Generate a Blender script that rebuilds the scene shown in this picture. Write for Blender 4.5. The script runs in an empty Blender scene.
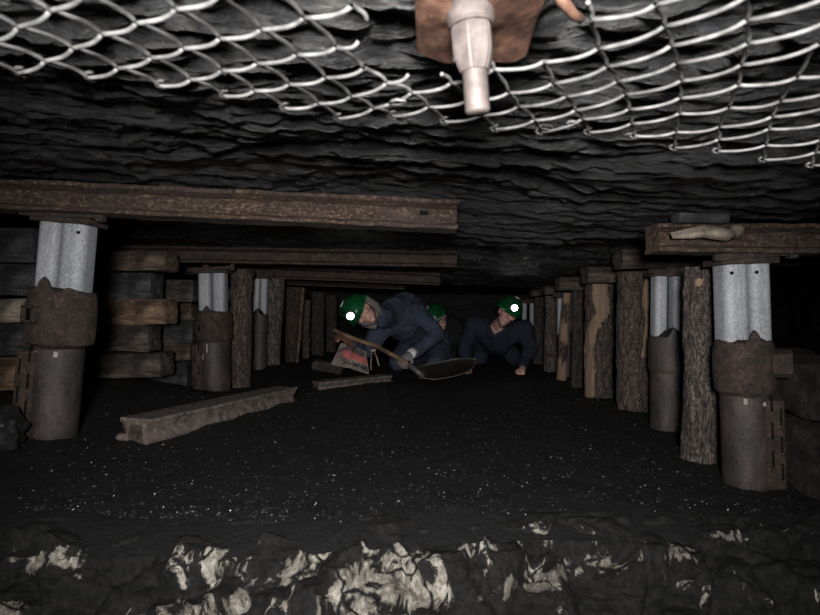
import bpy, bmesh, math, random
import numpy as np
from mathutils import Vector, Matrix, Quaternion, noise
random.seed(7)
sc = bpy.context.scene
col = sc.collection
FPX = 820*24/36.0
ZO = 0.6                       # camera height above datum
PI = math.pi

def P(px, py, Y):
    return Vector(((px-410)*Y/FPX, Y, (307.5-py)*Y/FPX + ZO))

# ------------------------------------------------------------------ object helpers
def link(name, bm, mat, parent=None, smooth=True, loc=None):
    me = bpy.data.meshes.new(name)
    bm.normal_update(); bm.to_mesh(me); bm.free()
    o = bpy.data.objects.new(name, me); col.objects.link(o)
    if mat: me.materials.append(mat)
    if smooth:
        for p in me.polygons: p.use_smooth = True
    if parent: o.parent = parent
    if loc is not None: o.location = loc
    return o
def tag(o, label, cat, group=None, kind=None):
    if label: o['label'] = label
    if cat: o['category'] = cat
    if group: o['group'] = group
    if kind: o['kind'] = kind
    return o
def thing(name, label, cat, loc=(0, 0, 0), rot=(0, 0, 0), group=None):
    o = bpy.data.objects.new(name, None); col.objects.link(o)
    o.empty_display_size = .05
    o.location = loc; o.rotation_euler = rot
    return tag(o, label, cat, group)
def autosmooth(o, ang=35):
    me = o.data
    bm = bmesh.new(); bm.from_mesh(me)
    for e in bm.edges:
        e.smooth = not (len(e.link_faces) == 2 and e.calc_face_angle(0) > math.radians(ang))
    bm.to_mesh(me); bm.free()
    return o
def N():
    return bmesh.new()

# ------------------------------------------------------------------ shape helpers
def box(bm, c, s, M=None, bev=0.0):
    x, y, z = s[0]/2, s[1]/2, s[2]/2
    r = bmesh.ops.create_cube(bm, size=1)
    vs = r['verts']
    for v in vs: v.co = Vector((v.co.x*s[0], v.co.y*s[1], v.co.z*s[2]))
    if bev > 0:
        es = list({e for v in vs for e in v.link_edges})
        rb = bmesh.ops.bevel(bm, geom=es, offset=bev, segments=2, affect='EDGES', profile=.6)
        vs = list({v for f in rb['faces'] for v in f.verts} | {v for v in vs if v.is_valid})
    for v in vs:
        co = v.co.copy()
        if M is not None: co = M @ co
        v.co = co + Vector(c)
    return vs
def frame_from(d, up=Vector((0, 0, 1))):
    d = d.normalized()
    if abs(d.dot(up)) > .97: up = Vector((0, 1, 0))
    a = d.cross(up).normalized(); b = a.cross(d).normalized()
    return a, b
def tube(bm, pts, rad, n=10, caps=True):
    pts = [Vector(p) for p in pts]
    if not hasattr(rad, '__len__'): rad = [rad]*len(pts)
    rings = []; a = None
    for i, p in enumerate(pts):
        d = (pts[min(i+1, len(pts)-1)] - pts[max(i-1, 0)])
        if a is None: a, b = frame_from(d)
        else:
            dn = d.normalized(); a = (a - dn*a.dot(dn)).normalized(); b = dn.cross(a)*-1
        dn = d.normalized(); b = dn.cross(a)
        rings.append([bm.verts.new(p + (a*math.cos(t) + b*math.sin(t))*rad[i]) for t in [2*PI*k/n for k in range(n)]])
    for r0, r1 in zip(rings, rings[1:]):
        for k in range(n): bm.faces.new((r0[k], r0[(k+1) % n], r1[(k+1) % n], r1[k]))
    if caps:
        bm.faces.new(rings[0][::-1]); bm.faces.new(rings[-1])
def ell(bm, c, r, M=None, u=16, v=10):
    res = bmesh.ops.create_uvsphere(bm, u_segments=u, v_segments=v, radius=1)
    for q in res['verts']:
        co = Vector((q.co.x*r[0], q.co.y*r[1], q.co.z*r[2]))
        if M is not None: co = M @ co
        q.co = co + Vector(c)
def limb(bm, pts, rad):
    for i in range(len(pts)-1):
        p, q = Vector(pts[i]), Vector(pts[i+1])
        L = (q-p).length; n = max(2, int(L/.03))
        for k in range(n+1):
            t = k/n
            r = rad[i]*(1-t)+rad[i+1]*t
            ell(bm, p.lerp(q, t), (r, r, r), u=12, v=8)
def lathe(bm, prof, n=48, jag=None):
    rings = []
    for i, (r, z) in enumerate(prof):
        ring = []
        for k in range(n):
            t = 2*PI*k/n; zz = z
            if jag and i in jag: zz += jag[i](t)
            ring.append(bm.verts.new((r*math.cos(t), r*math.sin(t), zz)))
        rings.append(ring)
    for a, b in zip(rings, rings[1:]):
        for k in range(n): bm.faces.new((a[k], a[(k+1) % n], b[(k+1) % n], b[k]))
    bm.faces.new(rings[0][::-1]); bm.faces.new(rings[-1])
def extrude_profile(bm, prof, z0, z1, nz=1):
    """closed profile (list of xy), extruded along z"""
    rings = []
    for i in range(nz+1):
        z = z0+(z1-z0)*i/nz
        rings.append([bm.verts.new((x, y, z)) for x, y in prof])
    n = len(prof)
    for a, b in zip(rings, rings[1:]):
        for k in range(n): bm.faces.new((a[k], a[(k+1) % n], b[(k+1) % n], b[k]))
    bm.faces.new(rings[0][::-1]); bm.faces.new(rings[-1])
def fbm(v, o=4):
    return noise.fractal(v, 1.0, 2.0, o, noise_basis='PERLIN_ORIGINAL')
def roughen(bm, amp, sc_, seed=0, o=3, stretch=(1, 1, 1)):
    s = Vector((seed*7.13, seed*3.7, seed*1.9))
    bm.normal_update()
    mv = []
    for v in bm.verts:
        q = Vector((v.co.x*stretch[0], v.co.y*stretch[1], v.co.z*stretch[2]))*sc_ + s
        mv.append(v.normal*(fbm(q, o)*amp))
    for v, m in zip(bm.verts, mv): v.co += m

# ------------------------------------------------------------------ materials
class NT:
    def __init__(s, name):
        s.m = bpy.data.materials.new(name); s.m.use_nodes = True
        s.t = s.m.node_tree; s.t.nodes.clear()
        s.out = s.n('ShaderNodeOutputMaterial'); s.b = s.n('ShaderNodeBsdfPrincipled')
        s.l(s.b.outputs[0], s.out.inputs[0])
        s.tc = s.n('ShaderNodeTexCoord')
    def n(s, k, **kw):
        x = s.t.nodes.new(k)
        for a, v in kw.items(): setattr(x, a, v)
        return x
    def l(s, a, b): s.t.links.new(a, b)
    def map(s, scale=(1, 1, 1), gen='Object'):
        m = s.n('ShaderNodeMapping'); m.inputs['Scale'].default_value = scale
        s.l(s.tc.outputs[gen], m.inputs['Vector']); return m.outputs[0]
    def noise(s, sc_, det=5, vec=None, rough=.6, dist=0):
        x = s.n('ShaderNodeTexNoise'); x.inputs['Scale'].default_value = sc_
        x.inputs['Detail'].default_value = det; x.inputs['Roughness'].default_value = rough
        x.inputs['Distortion'].default_value = dist
        s.l(vec if vec is not None else s.tc.outputs['Object'], x.inputs['Vector'])
        return x.outputs['Fac']
    def voro(s, sc_, vec=None, feat='F1'):
        x = s.n('ShaderNodeTexVoronoi', feature=feat); x.inputs['Scale'].default_value = sc_
        s.l(vec if vec is not None else s.tc.outputs['Object'], x.inputs['Vector'])
        return x.outputs['Distance']
    def ramp(s, fac, stops, interp='LINEAR'):
        r = s.n('ShaderNodeValToRGB'); e = r.color_ramp.elements
        r.color_ramp.interpolation = interp
        while len(e) < len(stops): e.new(.5)
        for el, (p, c) in zip(e, stops):
            el.position = p
            if not hasattr(c, '__len__'): c = (c, c, c)
            el.color = (*c[:3], 1)
        s.l(fac, r.inputs[0]); return r.outputs[0]
    def mix(s, f, a, b, mode='MIX'):
        x = s.n('ShaderNodeMix', data_type='RGBA', blend_type=mode)
        for sock, v in ((x.inputs[0], f), (x.inputs[6], a), (x.inputs[7], b)):
            if hasattr(v, 'is_linked'): s.l(v, sock)
            elif hasattr(v, '__len__'): sock.default_value = (*v[:3], 1)
            else: sock.default_value = v
        return x.outputs[2]
    def math(s, op, a, b=0.0):
        x = s.n('ShaderNodeMath', operation=op)
        for i, v in enumerate((a, b)):
            if hasattr(v, 'is_linked'): s.l(v, x.inputs[i])
            else: x.inputs[i].default_value = v
        return x.outputs[0]
    def attr(s, name):
        x = s.n('ShaderNodeAttribute'); x.attribute_name = name; return x.outputs['Fac']
    def set(s, col_=None, rough=.7, metal=0, spec=.5, bump=None, bs=.3, bd=.01, em=None, es=0):
        for k, v in (('Base Color', col_), ('Roughness', rough), ('Metallic', metal), ('Specular IOR Level', spec)):
            if v is None: continue
            if hasattr(v, 'is_linked'): s.l(v, s.b.inputs[k])
            elif hasattr(v, '__len__'): s.b.inputs[k].default_value = (*v[:3], 1)
            else: s.b.inputs[k].default_value = v
        if bump is not None:
            x = s.n('ShaderNodeBump'); x.inputs['Strength'].default_value = bs; x.inputs['Distance'].default_value = bd
            s.l(bump, x.inputs['Height']); s.l(x.outputs[0], s.b.inputs['Normal'])
        if em:
            s.b.inputs['Emission Color'].default_value = (*em, 1); s.b.inputs['Emission Strength'].default_value = es
        return s.m
def simple(name, c, rough=.7, metal=0, spec=.4, ns=30, var=.35, bs=.3, bd=.003):
    t = NT(name); f = t.noise(ns, 6)
    lo = [x*(1-var) for x in c]; hi = [min(1, x*(1+var)) for x in c]
    return t.set(t.ramp(f, [(.3, lo), (.7, hi)]), rough, metal, spec, f, bs, bd)

MT = {}
t = NT('roof_coal'); v = t.map((1, 2.2, 3)); f = t.noise(5, 9, v, .68, .6); g = t.noise(26, 8, t.map((1, 2.6, 3)), .7)
br = t.noise(2.3, 3)
c = t.ramp(f, [(.40, (.0025, .0025, .003)), (.54, (.010, .0105, .012)), (.70, (.042, .042, .046))])
fl = t.ramp(t.noise(34, 6, t.map((1, 3.2, 3)), .75, .8), [(.60, 0), (.72, 1)])
c = t.mix(t.math('MULTIPLY', fl, .8), c, (.10, .10, .105))  # grey flecks paint the sparkle of the coal into its colour
warm = t.ramp(t.noise(8.5, 6, None, .65), [(.60, 0), (.72, 1)])
c = t.mix(t.math('MULTIPLY', warm, .5), c, (.15, .125, .085))
MT['roof'] = t.set(c, t.ramp(g, [(.35, .28), (.65, .6)]), 0, .45, t.math('ADD', f, t.math('MULTIPLY', g, .9)), 1, .035)
t = NT('floor_coal'); f = t.noise(60, 8, None, .75); g = t.noise(3, 4)
MT['floor'] = t.set(t.mix(g, t.ramp(f, [(.35, (.0035, .0035, .004)), (.7, (.015, .0145, .015))]), (.008, .0078, .008)), .7, 0, .18, f, 1, .014)
t = NT('wall_coal'); f = t.noise(7, 8, t.map((1, 1, 2.5)), .7)
MT['wall'] = t.set(t.ramp(f, [(.4, (.003, .003, .003)), (.7, (.014, .013, .013))]), .6, 0, .3, f, .8, .03)
t = NT('ledge_stone'); a = t.attr('pale'); f = t.noise(10, 8, t.map((1.3, 1, .7)), .66, .9); g = t.noise(48, 7, t.map((1.2, 1, .9)), .75)
vc = t.voro(7.5, t.mix(.12, t.map((1, 1, 1.3)), t.n('ShaderNodeTexNoise').outputs['Color']), 'DISTANCE_TO_EDGE')
m = t.ramp(t.math('ADD', a, t.math('MULTIPLY', t.math('SUBTRACT', f, .5), 2.6)), [(.47, 0), (.58, 1)])
m = t.math('MULTIPLY', m, t.ramp(t.math('ADD', vc, t.math('MULTIPLY', t.math('SUBTRACT', g, .5), .12)), [(.015, 0), (.05, 1)]))
pc = t.ramp(t.math('ADD', t.math('MULTIPLY', f, .5), t.math('MULTIPLY', g, .5)), [(.40, (.026, .023, .020)), (.52, (.13, .117, .10)), (.66, (.36, .335, .29))])
MT['ledge'] = t.set(t.mix(m, t.ramp(g, [(.4, (.004, .004, .004)), (.7, (.016, .0155, .015))]), pc), .8, 0, .15, t.math('ADD', f, g), .8, .012)
t = NT('rust_scale'); f = t.noise(30, 9, t.map((.45, 1, 1.6)), .74, .6); g = t.noise(85, 6, t.map((.7, 1, 1)), .8); h = t.noise(5, 4)
c = t.ramp(f, [(.36, (.016, .010, .008)), (.48, (.052, .031, .022)), (.58, (.095, .060, .042)), (.66, (.26, .185, .125))])
c = t.mix(.45, c, t.ramp(g, [(.42, (.018, .012, .010)), (.53, (.065, .042, .030)), (.63, (.42, .31, .22))]))
MT['rust_tan'] = t.set(t.mix(t.ramp(h, [(.4, 0), (.65, .6)]), c, (.045, .034, .033)), .85, .05, .25, t.math('ADD', f, g), 1, .012)
t = NT('rust_brown'); f = t.noise(22, 9, None, .74, .6); g = t.noise(120, 5, None, .8)
MT['rust'] = t.set(t.mix(.3, t.ramp(f, [(.38, (.009, .007, .0065)), (.52, (.032, .021, .018)), (.66, (.085, .055, .042))]), t.ramp(g, [(.42, .008), (.68, (.11, .08, .065))])), .8, .1, .3, t.math('ADD', f, g), .9, .006)
t = NT('tube_steel'); f = t.noise(13, 9, t.map((1, 1, .5)), .74, .5); g = t.noise(90, 5, None, .8)
MT['tube'] = t.set(t.mix(.25, t.ramp(f, [(.37, (.012, .010, .0105)), (.53, (.034, .028, .028)), (.68, (.075, .052, .042))]), t.ramp(g, [(.42, .012), (.68, (.10, .082, .076))])), .62, .25, .4, t.math('ADD', f, g), .5, .004)
t = NT('galvanised_steel'); f = t.noise(150, 7, t.map((1, 1, .5)), .85); g = t.noise(6, 5, t.map((1.6, 1.6, .5)))
MT['galv'] = t.set(t.mix(.4, t.ramp(f, [(.38, (.07, .074, .084)), (.5, (.205, .213, .232)), (.62, (.37, .38, .40))]), t.ramp(g, [(.34, (.10, .105, .12)), (.62, (.36, .37, .39))])), .65, .15, .35, f, .5, .003)
MT['black'] = simple('black_hole_shade', (.004, .004, .004), .9, 0, .1)  # flat black stands in for the shade inside holes and slots
def bark_mat(name, cols, bare):
    t = NT(name); v = t.map((1, 1, .28)); f = t.noise(48, 9, v, .78, .9); vo = t.noise(110, 6, t.map((1, 1, .45)), .8)
    h = t.math('ADD', f, t.math('MULTIPLY', t.math('SUBTRACT', vo, .5), .8))
    lich = t.ramp(t.noise(75, 5), [(.60, 0), (.67, 1)])
    c = t.ramp(h, [(.38, cols[0]), (.52, cols[1]), (.68, cols[2])])
    c = t.mix(t.math('MULTIPLY', lich, .55), c, (.22, .205, .19))
    bc = t.ramp(t.noise(28, 7, t.map((1.5, 1.5, .12)), .65), [(.3, [x*.55 for x in bare]), (.6, bare)])
    edge = t.ramp(t.math('ADD', t.attr('bare'), t.math('MULTIPLY', t.math('SUBTRACT', f, .5), 2.0)), [(.46, 0), (.60, .85)])
    return t.set(t.mix(edge, c, bc), .85, 0, .25, t.math('MULTIPLY', h, t.math('SUBTRACT', 1.15, edge)), 1, .014)
MT['bark'] = bark_mat('bark_grey', ((.014, .011, .010), (.070, .056, .049), (.24, .205, .18)), (.23, .155, .105))
MT['bark_brown'] = bark_mat('bark_brown', ((.014, .0105, .009), (.058, .042, .035), (.17, .135, .112)), (.22, .15, .105))
MT['bark_dark'] = bark_mat('bark_dark', ((.010, .008, .007), (.035, .027, .023), (.075, .06, .052)), (.17, .12, .085))
def wood_mat(name, lo, mid, hi, ax=(.2, 1, 1)):
    t = NT(name); f = t.noise(26, 8, t.map(ax), .68, .7); g = t.noise(7, 4)
    saw = t.n('ShaderNodeTexWave'); saw.inputs['Scale'].default_value = 24; saw.inputs['Distortion'].default_value = 9; saw.inputs['Detail'].default_value = 3
    t.l(t.map((1, .3, .5)), saw.inputs['Vector'])
    h = t.math('ADD', t.math('MULTIPLY', f, .95), t.math('MULTIPLY', saw.outputs['Fac'], .05))
    c = t.ramp(h, [(.30, lo), (.48, mid), (.66, hi)])
    c = t.mix(t.ramp(g, [(.42, 0), (.62, .75)]), c, [x*.45 for x in lo])
    return t.set(c, .85, 0, .25, h, .8, .008)
MT['w_grey'] = wood_mat('wood_blackened', (.009, .009, .0095), (.028, .028, .03), (.075, .075, .078))
MT['w_brown'] = wood_mat('wood_brown', (.016, .012, .009), (.06, .044, .032), (.15, .115, .085))
MT['w_orange'] = wood_mat('wood_orange', (.024, .015, .010), (.11, .068, .044), (.25, .165, .105))
MT['w_pale'] = wood_mat('wood_pale', (.07, .055, .045), (.22, .18, .145), (.38, .325, .27))
MT['w_mid'] = wood_mat('wood_dull', (.012, .010, .009), (.042, .034, .030), (.11, .092, .078))
MT['w_dark'] = wood_mat('wood_dark', (.008, .007, .007), (.022, .019, .018), (.045, .04, .038), (1, .2, 1))
t = NT('dusty_wire'); f = t.noise(60, 5)
MT['wire'] = t.set(t.ramp(f, [(.36, (.045, .044, .043)), (.55, (.092, .0905, .088)), (.7, (.125, .123, .12))]), .6, .1, .4, f, .3, .001)
t = NT('wire_rusty_end'); f = t.noise(60, 5)
t = NT('bolt_dusty_steel'); f = t.noise(80, 6)
MT['bolt'] = t.set(t.ramp(f, [(.35, (.036, .029, .027)), (.65, (.066, .054, .050))]), .65, .1, .4, f, .3, .001)
t = NT('plate_rust'); f = t.noise(22, 7, None, .65)
MT['plate'] = t.set(t.ramp(f, [(.36, (.022, .010, .007)), (.52, (.085, .042, .028)), (.68, (.19, .11, .075))]), .75, .1, .3, f, .5, .003)
MT['rail'] = simple('rail_dusty_rust', (.085, .067, .058), .85, .05, .3, 30, .7, .7, .005)
def cloth(name, c, var=.3):
    t = NT(name); f = t.noise(9, 6, None, .6); g = t.noise(240, 3)
    return t.set(t.ramp(f, [(.3, [x*(1-var) for x in c]), (.7, [x*(1+var) for x in c])]), .9, 0, .15, t.math('ADD', f, t.math('MULTIPLY', g, .2)), .7, .02)
MT['navy'] = cloth('navy_workwear', (.034, .041, .062))
MT['navy_dark'] = cloth('dark_navy_workwear', (.015, .019, .030))
MT['blackcloth'] = cloth('black_workwear', (.012, .0125, .014))
MT['hood'] = cloth('grey_hood', (.10, .098, .095))
MT['glove'] = cloth('grey_glove', (.135, .13, .13))
MT['leather'] = cloth('brown_leather_glove', (.085, .042, .028))
MT['skin'] = simple('sooty_skin', (.36, .205, .165), .55, 0, .4, 14, .25, .15, .003)
MT['hair'] = simple('dark_hair', (.014, .011, .009), .7)
MT['eye'] = simple('eye', (.03, .025, .02), .25)
MT['cuff'] = simple('white_cuff', (.5, .5, .49), .8)
MT['green'] = simple('green_helmet_shell', (.008, .105, .034), .3, 0, .5, 12, .25, .05, .001)
MT['lampbody'] = simple('lamp_housing', (.03, .03, .03), .5)
t = NT('lamp_lens'); MT['lens'] = t.set((.9, .95, .9), .3, em=(.92, 1, .95), es=14)
MT['white_badge'] = simple('white_badge', (.55, .56, .55), .6)
t = NT('sack_paper'); f = t.noise(9, 5)
MT['sack'] = t.set(t.ramp(f, [(.35, (.22, .17, .155)), (.65, (.42, .36, .33))]), .8, 0, .2, f, .5, .006)
MT['chalk'] = simple('chalk', (.22, .21, .20), .8)
MT['sack_red'] = simple('sack_red_print', (.34, .10, .095), .8, 0, .2, 25, .4)
MT['ink'] = simple('sack_black_ink', (.012, .012, .013), .8)
MT['chip'] = simple('pale_glint_chip', (.62, .60, .57), .45, 0, .5)  # pale colour stands in for the glint of glossy coal
MT['coal_lump'] = simple('coal_lump', (.013, .0127, .013), .45, 0, .3, 20, .5, .6, .006)
MT['metal_dark'] = simple('shovel_steel', (.05, .045, .042), .5, .4, .5, 14, .5)
MT['metal_edge'] = simple('bright_worn_steel', (.075, .064, .057), .5, .3, .5)

# ------------------------------------------------------------------ layout tables (photo positions turned into metres)
class RBF:
    def __init__(s, pts, lam=1e-3):
        a = np.array([[p[0], p[1]] for p in pts], float); z = np.array([p[2] for p in pts], float)
        n = len(a); r = np.linalg.norm(a[:, None]-a[None], axis=2)
        K = np.where(r > 0, r**2*np.log(np.maximum(r, 1e-9)), 0) + lam*np.eye(n)
        Q = np.hstack([np.ones((n, 1)), a]); A = np.block([[K, Q], [Q.T, np.zeros((3, 3))]])
        w = np.linalg.solve(A, np.concatenate([z, np.zeros(3)]))
        s.a, s.w, s.c = a, w[:n], w[n:]
    def __call__(s, x, y):
        r = np.hypot(s.a[:, 0]-x, s.a[:, 1]-y)
        k = np.where(r > 0, r**2*np.log(np.maximum(r, 1e-9)), 0)
        return float(k @ s.w + s.c[0] + s.c[1]*x + s.c[2]*y)

# steel props: base px, base py, top px, top py, depth
PROPS = {
 'L1': (52, 440, 70, 220, 1.99), 'L2': (215, 391, 213, 272, 3.7), 'L3': (259, 369, 261, 278, 4.6),
 'R1': (747, 490, 740, 262, 1.92), 'R2': (667, 432, 668, 275, 2.79), 'R3': (566, 377, 566, 298, 4.85), 'R4': (528, 360, 528, 303, 6.0)}
# wooden posts: base x0,x1,y; top x0,x1,y; depth; material; bare spec; label
G = None
POSTS = [
 (682, 716, 462, 685, 714, 266, 2.22, 'bark', [('knot',)], 'thin rough-barked post with a knot at its top, left of nearest right-hand steel prop'),
 (617, 650, 412, 618, 649, 271, 3.2, 'bark_brown', [('right',)], 'thick brown post with torn bark strip down its right side, right row'),
 (584, 612, 398, 585, 613, 284, 3.8, 'bark_brown', [('left',)], 'thick post with long tan stripped patch down its left side'),
 (571, 582, 388, 572, 583, 291, 4.2, 'bark_dark', [], 'narrow blackened post directly left of the tan stripped post'),
 (556, 566, 380, 563, 571, 293, 4.5, 'bark_brown', [('all',)], 'slim leaning peeled pole standing before paired galvanised strips, right row'),
 (544, 557, 371, 545, 557, 296, 5.2, 'bark', [], 'grey-brown bark post with ragged foot, right row nearest crawling person'),
 (533, 543, 364, 534, 544, 297, 5.7, 'bark_dark', [], 'dim post farthest back in right row, beside crawling person'),
 (231, 250, 388, 231, 253, 269, 4.0, 'bark_brown', [], 'rough reddish-brown bark post right of the second left steel prop'),
 (266, 280, 365, 264, 285, 276, 4.75, 'bark', [], 'straight grey-brown post fourth from left in the left row, wider at its top'),
 (285, 299, 362, 286, 306, 287, 5.3, 'bark_dark', [('edge',)], 'leaning dark post with pale splintered right edge, left row'),
 (302, 309, 358, 303, 311, 300, 5.6, 'bark_brown', [('dim',)], 'narrow reddish plank-like post in left row behind leaning dark post'),
 (311, 324, 355, 312, 325, 292, 5.9, 'bark_dark', [], 'dark bark post left of the green helmet of the shovelling person'),
 (326, 336, 352, 326, 337, 295, 6.3, 'bark_dark', [], 'farthest dim left post, just behind the green helmet with the lamp'),
]
def ctr(p): return p.x, p.y, p.z
fl = [ctr(P(a, b, d)) for a, b, _, _, d in PROPS.values()]
fl += [ctr(P((p[0]+p[1])/2, p[2], p[6])) for p in POSTS]
fl += [ctr(P(445, 383, 4.3)), ctr(P(520, 373, 5.15)), ctr(P(130, 380, 3.3)), ctr(P(20, 392, 2.6)), ctr(P(135, 443, 2.1)), ctr(P(290, 399, 3.3)),
       ctr(P(360, 384, 4.1)), ctr(P(410, 470, 1.88))]
YF = lambda x: 1.40 + .13*x + .03*math.sin(3*x)
for x, z in ((-1.6, -.50), (-.8, -.535), (-.2, -.56), (.4, -.585), (1.0, -.615), (1.8, -.64)): fl.append((x, YF(x), z+ZO))
for x, y, z in ((-3, 2, -.40), (-3, 6, -.45), (4, 2, -.62), (4, 6, -.55), (0, 9, -.55), (-3, 9, -.5), (4, 9, -.55), (1.6, 1.9, -.64)): fl.append((x, y, z+ZO))
FL = RBF(fl)
BEAMS = {  # left end top (px,py), right end top (px,py), depth, height, width
 'B1': (-220, 172, 457, 203, 2.0, .105), 'B2': (50, 245, 457, 252, 3.7, .105), 'B3': (160, 262, 440, 274, 4.72, .10), 'B4': (240, 274, 405, 281, 5.55, .09),
 'R1': (652, 225, 1010, 228, 1.94, .10)}
CAPS = {'Rb': (617, 250, 820, 246, 3.2, .115, .16), 'Rc': (584, 268, 760, 264, 3.8, .11, .17), 'Rd': (557, 278, 700, 274, 4.55, .11, .16), 'Re': (543, 286, 660, 282, 5.3, .085, .15), 'Rf': (530, 290, 620, 287, 5.9, .07, .14)}
ce = []
for k, b in list(BEAMS.items())+list(CAPS.items()):
    for px, py in ((b[0], b[1]), ((b[0]+b[2])/2, (b[1]+b[3])/2), (b[2], b[3])):
        q = P(px, py, b[4]); ce.append((q.x, q.y, q.z+.022))
for x, y, z in ((0, .3, .30), (-.7, .4, .32), (.8, .5, .31), (0, 1, .345), (-.8, 1, .40), (.9, 1, .30), (1.6, 1.2, .29), (-2, 1.2, .45), (.1, 5.2, .235), (.3, 4, .32), (.45, 3, .33),
                (0, 9, .22), (-3, 9, .3), (4, 9, .2), (-3, 3, .46), (4, 3, .28), (4, 6, .22), (-3, 6, .36), (.45, 2.2, .345)): ce.append((x, y, z+ZO))
CE = RBF(ce, 5e-3)

# ------------------------------------------------------------------ setting: floor, ceiling, walls, ledge
def ygrid(a, b, r0, k):
    ys = [a]; st = r0
    while ys[-1] < b: ys.append(ys[-1]+st); st *= k
    ys[-1] = b
    return ys
def sheet(name, xs, rows, zf, mat, yf=None, flip=False):
    bm = N(); g = []
    for j, y in enumerate(rows):
        g.append([bm.verts.new((x, (yf(x, y) if yf else y), zf(x, (yf(x, y) if yf else y)))) for x in xs])
    for a, b in zip(g, g[1:]):
        for i in range(len(xs)-1):
            q = (a[i], a[i+1], b[i+1], b[i])
            bm.faces.new(q[::-1] if flip else q)
    o = link(name, bm, MT[mat]); o['kind'] = 'structure'
    return o
def floor_z(x, y):
    return FL(x, y)
def floor_bump(x, y):
    v = Vector((x*5, y*5, 3.1)); w = Vector((x*26, y*26, 8))
    f = max(0, 1-(y-YF(x))/.16)
    return FL(x, y) + .010*fbm(v, 3) + .005*fbm(w, 2) - .004 - .035*f*f
xs = [-3+7*i/380 for i in range(381)]
rows = ygrid(0, 7.6, .014, 1.006)
sheet('floor', xs, rows, floor_bump, 'floor', yf=lambda x, y: YF(x) - .01 + y)
def ceil_z(x, y):
    v = Vector((x*1.6, y*2.6, 9.3)); w = Vector((x*5, y*11, 2.2)); u = Vector((x*16, y*34, 5))
    a = fbm(v, 4); b = 1-abs(fbm(w, 3))*2
    def saw(p): return (lambda f: f/.86 if f < .86 else (1-f)/.14)(p-math.floor(p))
    w1 = saw(y*3.1 + 1.6*fbm(Vector((x*.9, y*1.3, 4)), 3)) - .5
    w2 = saw(y*9 + 2.2*fbm(Vector((x*1.6, y*2.2, 14)), 3)) - .5
    m1 = .5+.9*noise.noise(Vector((x*1.3, y*1.7, 30))); m2 = .6+.9*noise.noise(Vector((x*2.3, y*3, 40)))
    st = a*3.5; st = (math.floor(st) + min(1, max(0, (st-math.floor(st)-.35)*5)))/3.5     # bedding steps
    return CE(x, y) + .010*st + .010*(b-.4) + .010*fbm(u, 3) + .032*max(0, m1)*w1*min(1, y) + .014*max(0, m2)*w2 + .012
xs2 = [-3+7*i/460 for i in range(461)]
rows2 = ygrid(.12, 9.0, .007, 1.0072)
sheet('ceiling', xs2, rows2, ceil_z, 'roof', flip=True)
def wall(name, p0, p1, nx, nz=24):
    bm = N(); g = []
    d = Vector((p1[0]-p0[0], p1[1]-p0[1], 0)); nrm = Vector((-d.y, d.x, 0)).normalized()
    for k in range(nz+1):
        r = []
        for i in range(nx+1):
            q = Vector((p0[0], p0[1], -.35)) + d*(i/nx) + Vector((0, 0, 1.8*k/nz))
            q += nrm*(.09*fbm(q*2.3, 4)+.03*fbm(q*9, 2))
            r.append(bm.verts.new(q))
        g.append(r)
    for a, b in zip(g, g[1:]):
        for i in range(nx): bm.faces.new((a[i], a[i+1], b[i+1], b[i]))
    o = link(name, bm, MT['wall']); o['kind'] = 'structure'
wall('wall_left', (-2.95, 1.0), (-2.95, 8.95), 120)
wall('wall_right', (3.95, 8.95), (3.95, 1.0), 120)
wall('wall_back', (-2.95, 8.95), (3.95, 8.95), 120)

# ledge of pale stone below the coal floor in the foreground
bm = N(); g = []; NXL, NSL = 300, 80
pale = []
def blob(x, s, cx, cs, rx, rs): return math.exp(-((x-cx)/rx)**2-((s-cs)/rs)**2)
for j in range(NSL+1):
    s = j/NSL; r = []
    for i in range(NXL+1):
        x = -1.7+3.6*i/NXL
        yf = YF(x)
        zt = FL(x, yf)-.010+.03*fbm(Vector((x*6, s*3, 8)), 3)
        q = Vector((x*4.5, s*2.2, 4.4))
        big = fbm(q, 3)
        cell = noise.voronoi(Vector((x*7, s*2.4, 1.7)))[0]
        ck = min(1, max(0, (cell[1]-cell[0])*3.5))
        # profile: lip, then steep broken face, then lower step
        y = yf + .10 - .34*s
        drop = .02*min(1, s*5) + .33*max(0, s-.22)**1.05
        low = max(0, min(1, (x-.35)/.5))*.07
        z = zt - drop + low*max(0, s-.5)
        st = math.floor((s*5+big*.9))/5.0 - s
        z += -st*.05*(1 if s > .2 else s*5)
        amp = min(1, s*4)
        y -= (.05*big + .045*(ck-.6))*amp
        z += (.035*big + .03*(ck-.6) + .010*fbm(Vector((x*30, s*16, 2)), 3))*amp
        r.append(bm.verts.new((x, y, z)))
        p = .13 + .60*blob(x, s, -.05, .52, .14, .13) + .40*blob(x, s, .04, .32, .12, .06) + .34*blob(x, s, -.28, .37, .15, .09) \
                + .50*blob(x, s, .27, .56, .10, .05) + .52*blob(x, s, .40, .49, .11, .055) + .50*blob(x, s, .52, .43, .09, .05) + .46*blob(x, s, .39, .29, .09, .05) \
                + .36*blob(x, s, .69, .34, .11, .09) + .34*blob(x, s, .88, .27, .13, .04) + .42*blob(x, s, -.88, .33, .13, .05) + .36*blob(x, s, -.93, .52, .12, .05) \
                + .40*blob(x, s, -.48, .58, .24, .08) + .26*blob(x, s, -.36, .45, .10, .08) + .25*blob(x, s, .22, .38, .05, .14)
        p += .16*(ck-.5)
        if s < .17: p *= max(0, (s-.06)/.11)
        pale.append(p)
    g.append(r)
for a, b in zip(g, g[1:]):
    for i in range(NXL): bm.faces.new((b[i], b[i+1], a[i+1], a[i]))
o = link('stone_ledge', bm, MT['ledge'])
at = o.data.attributes.new('pale', 'FLOAT', 'POINT'); at.data.foreach_set('value', pale)
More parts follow.
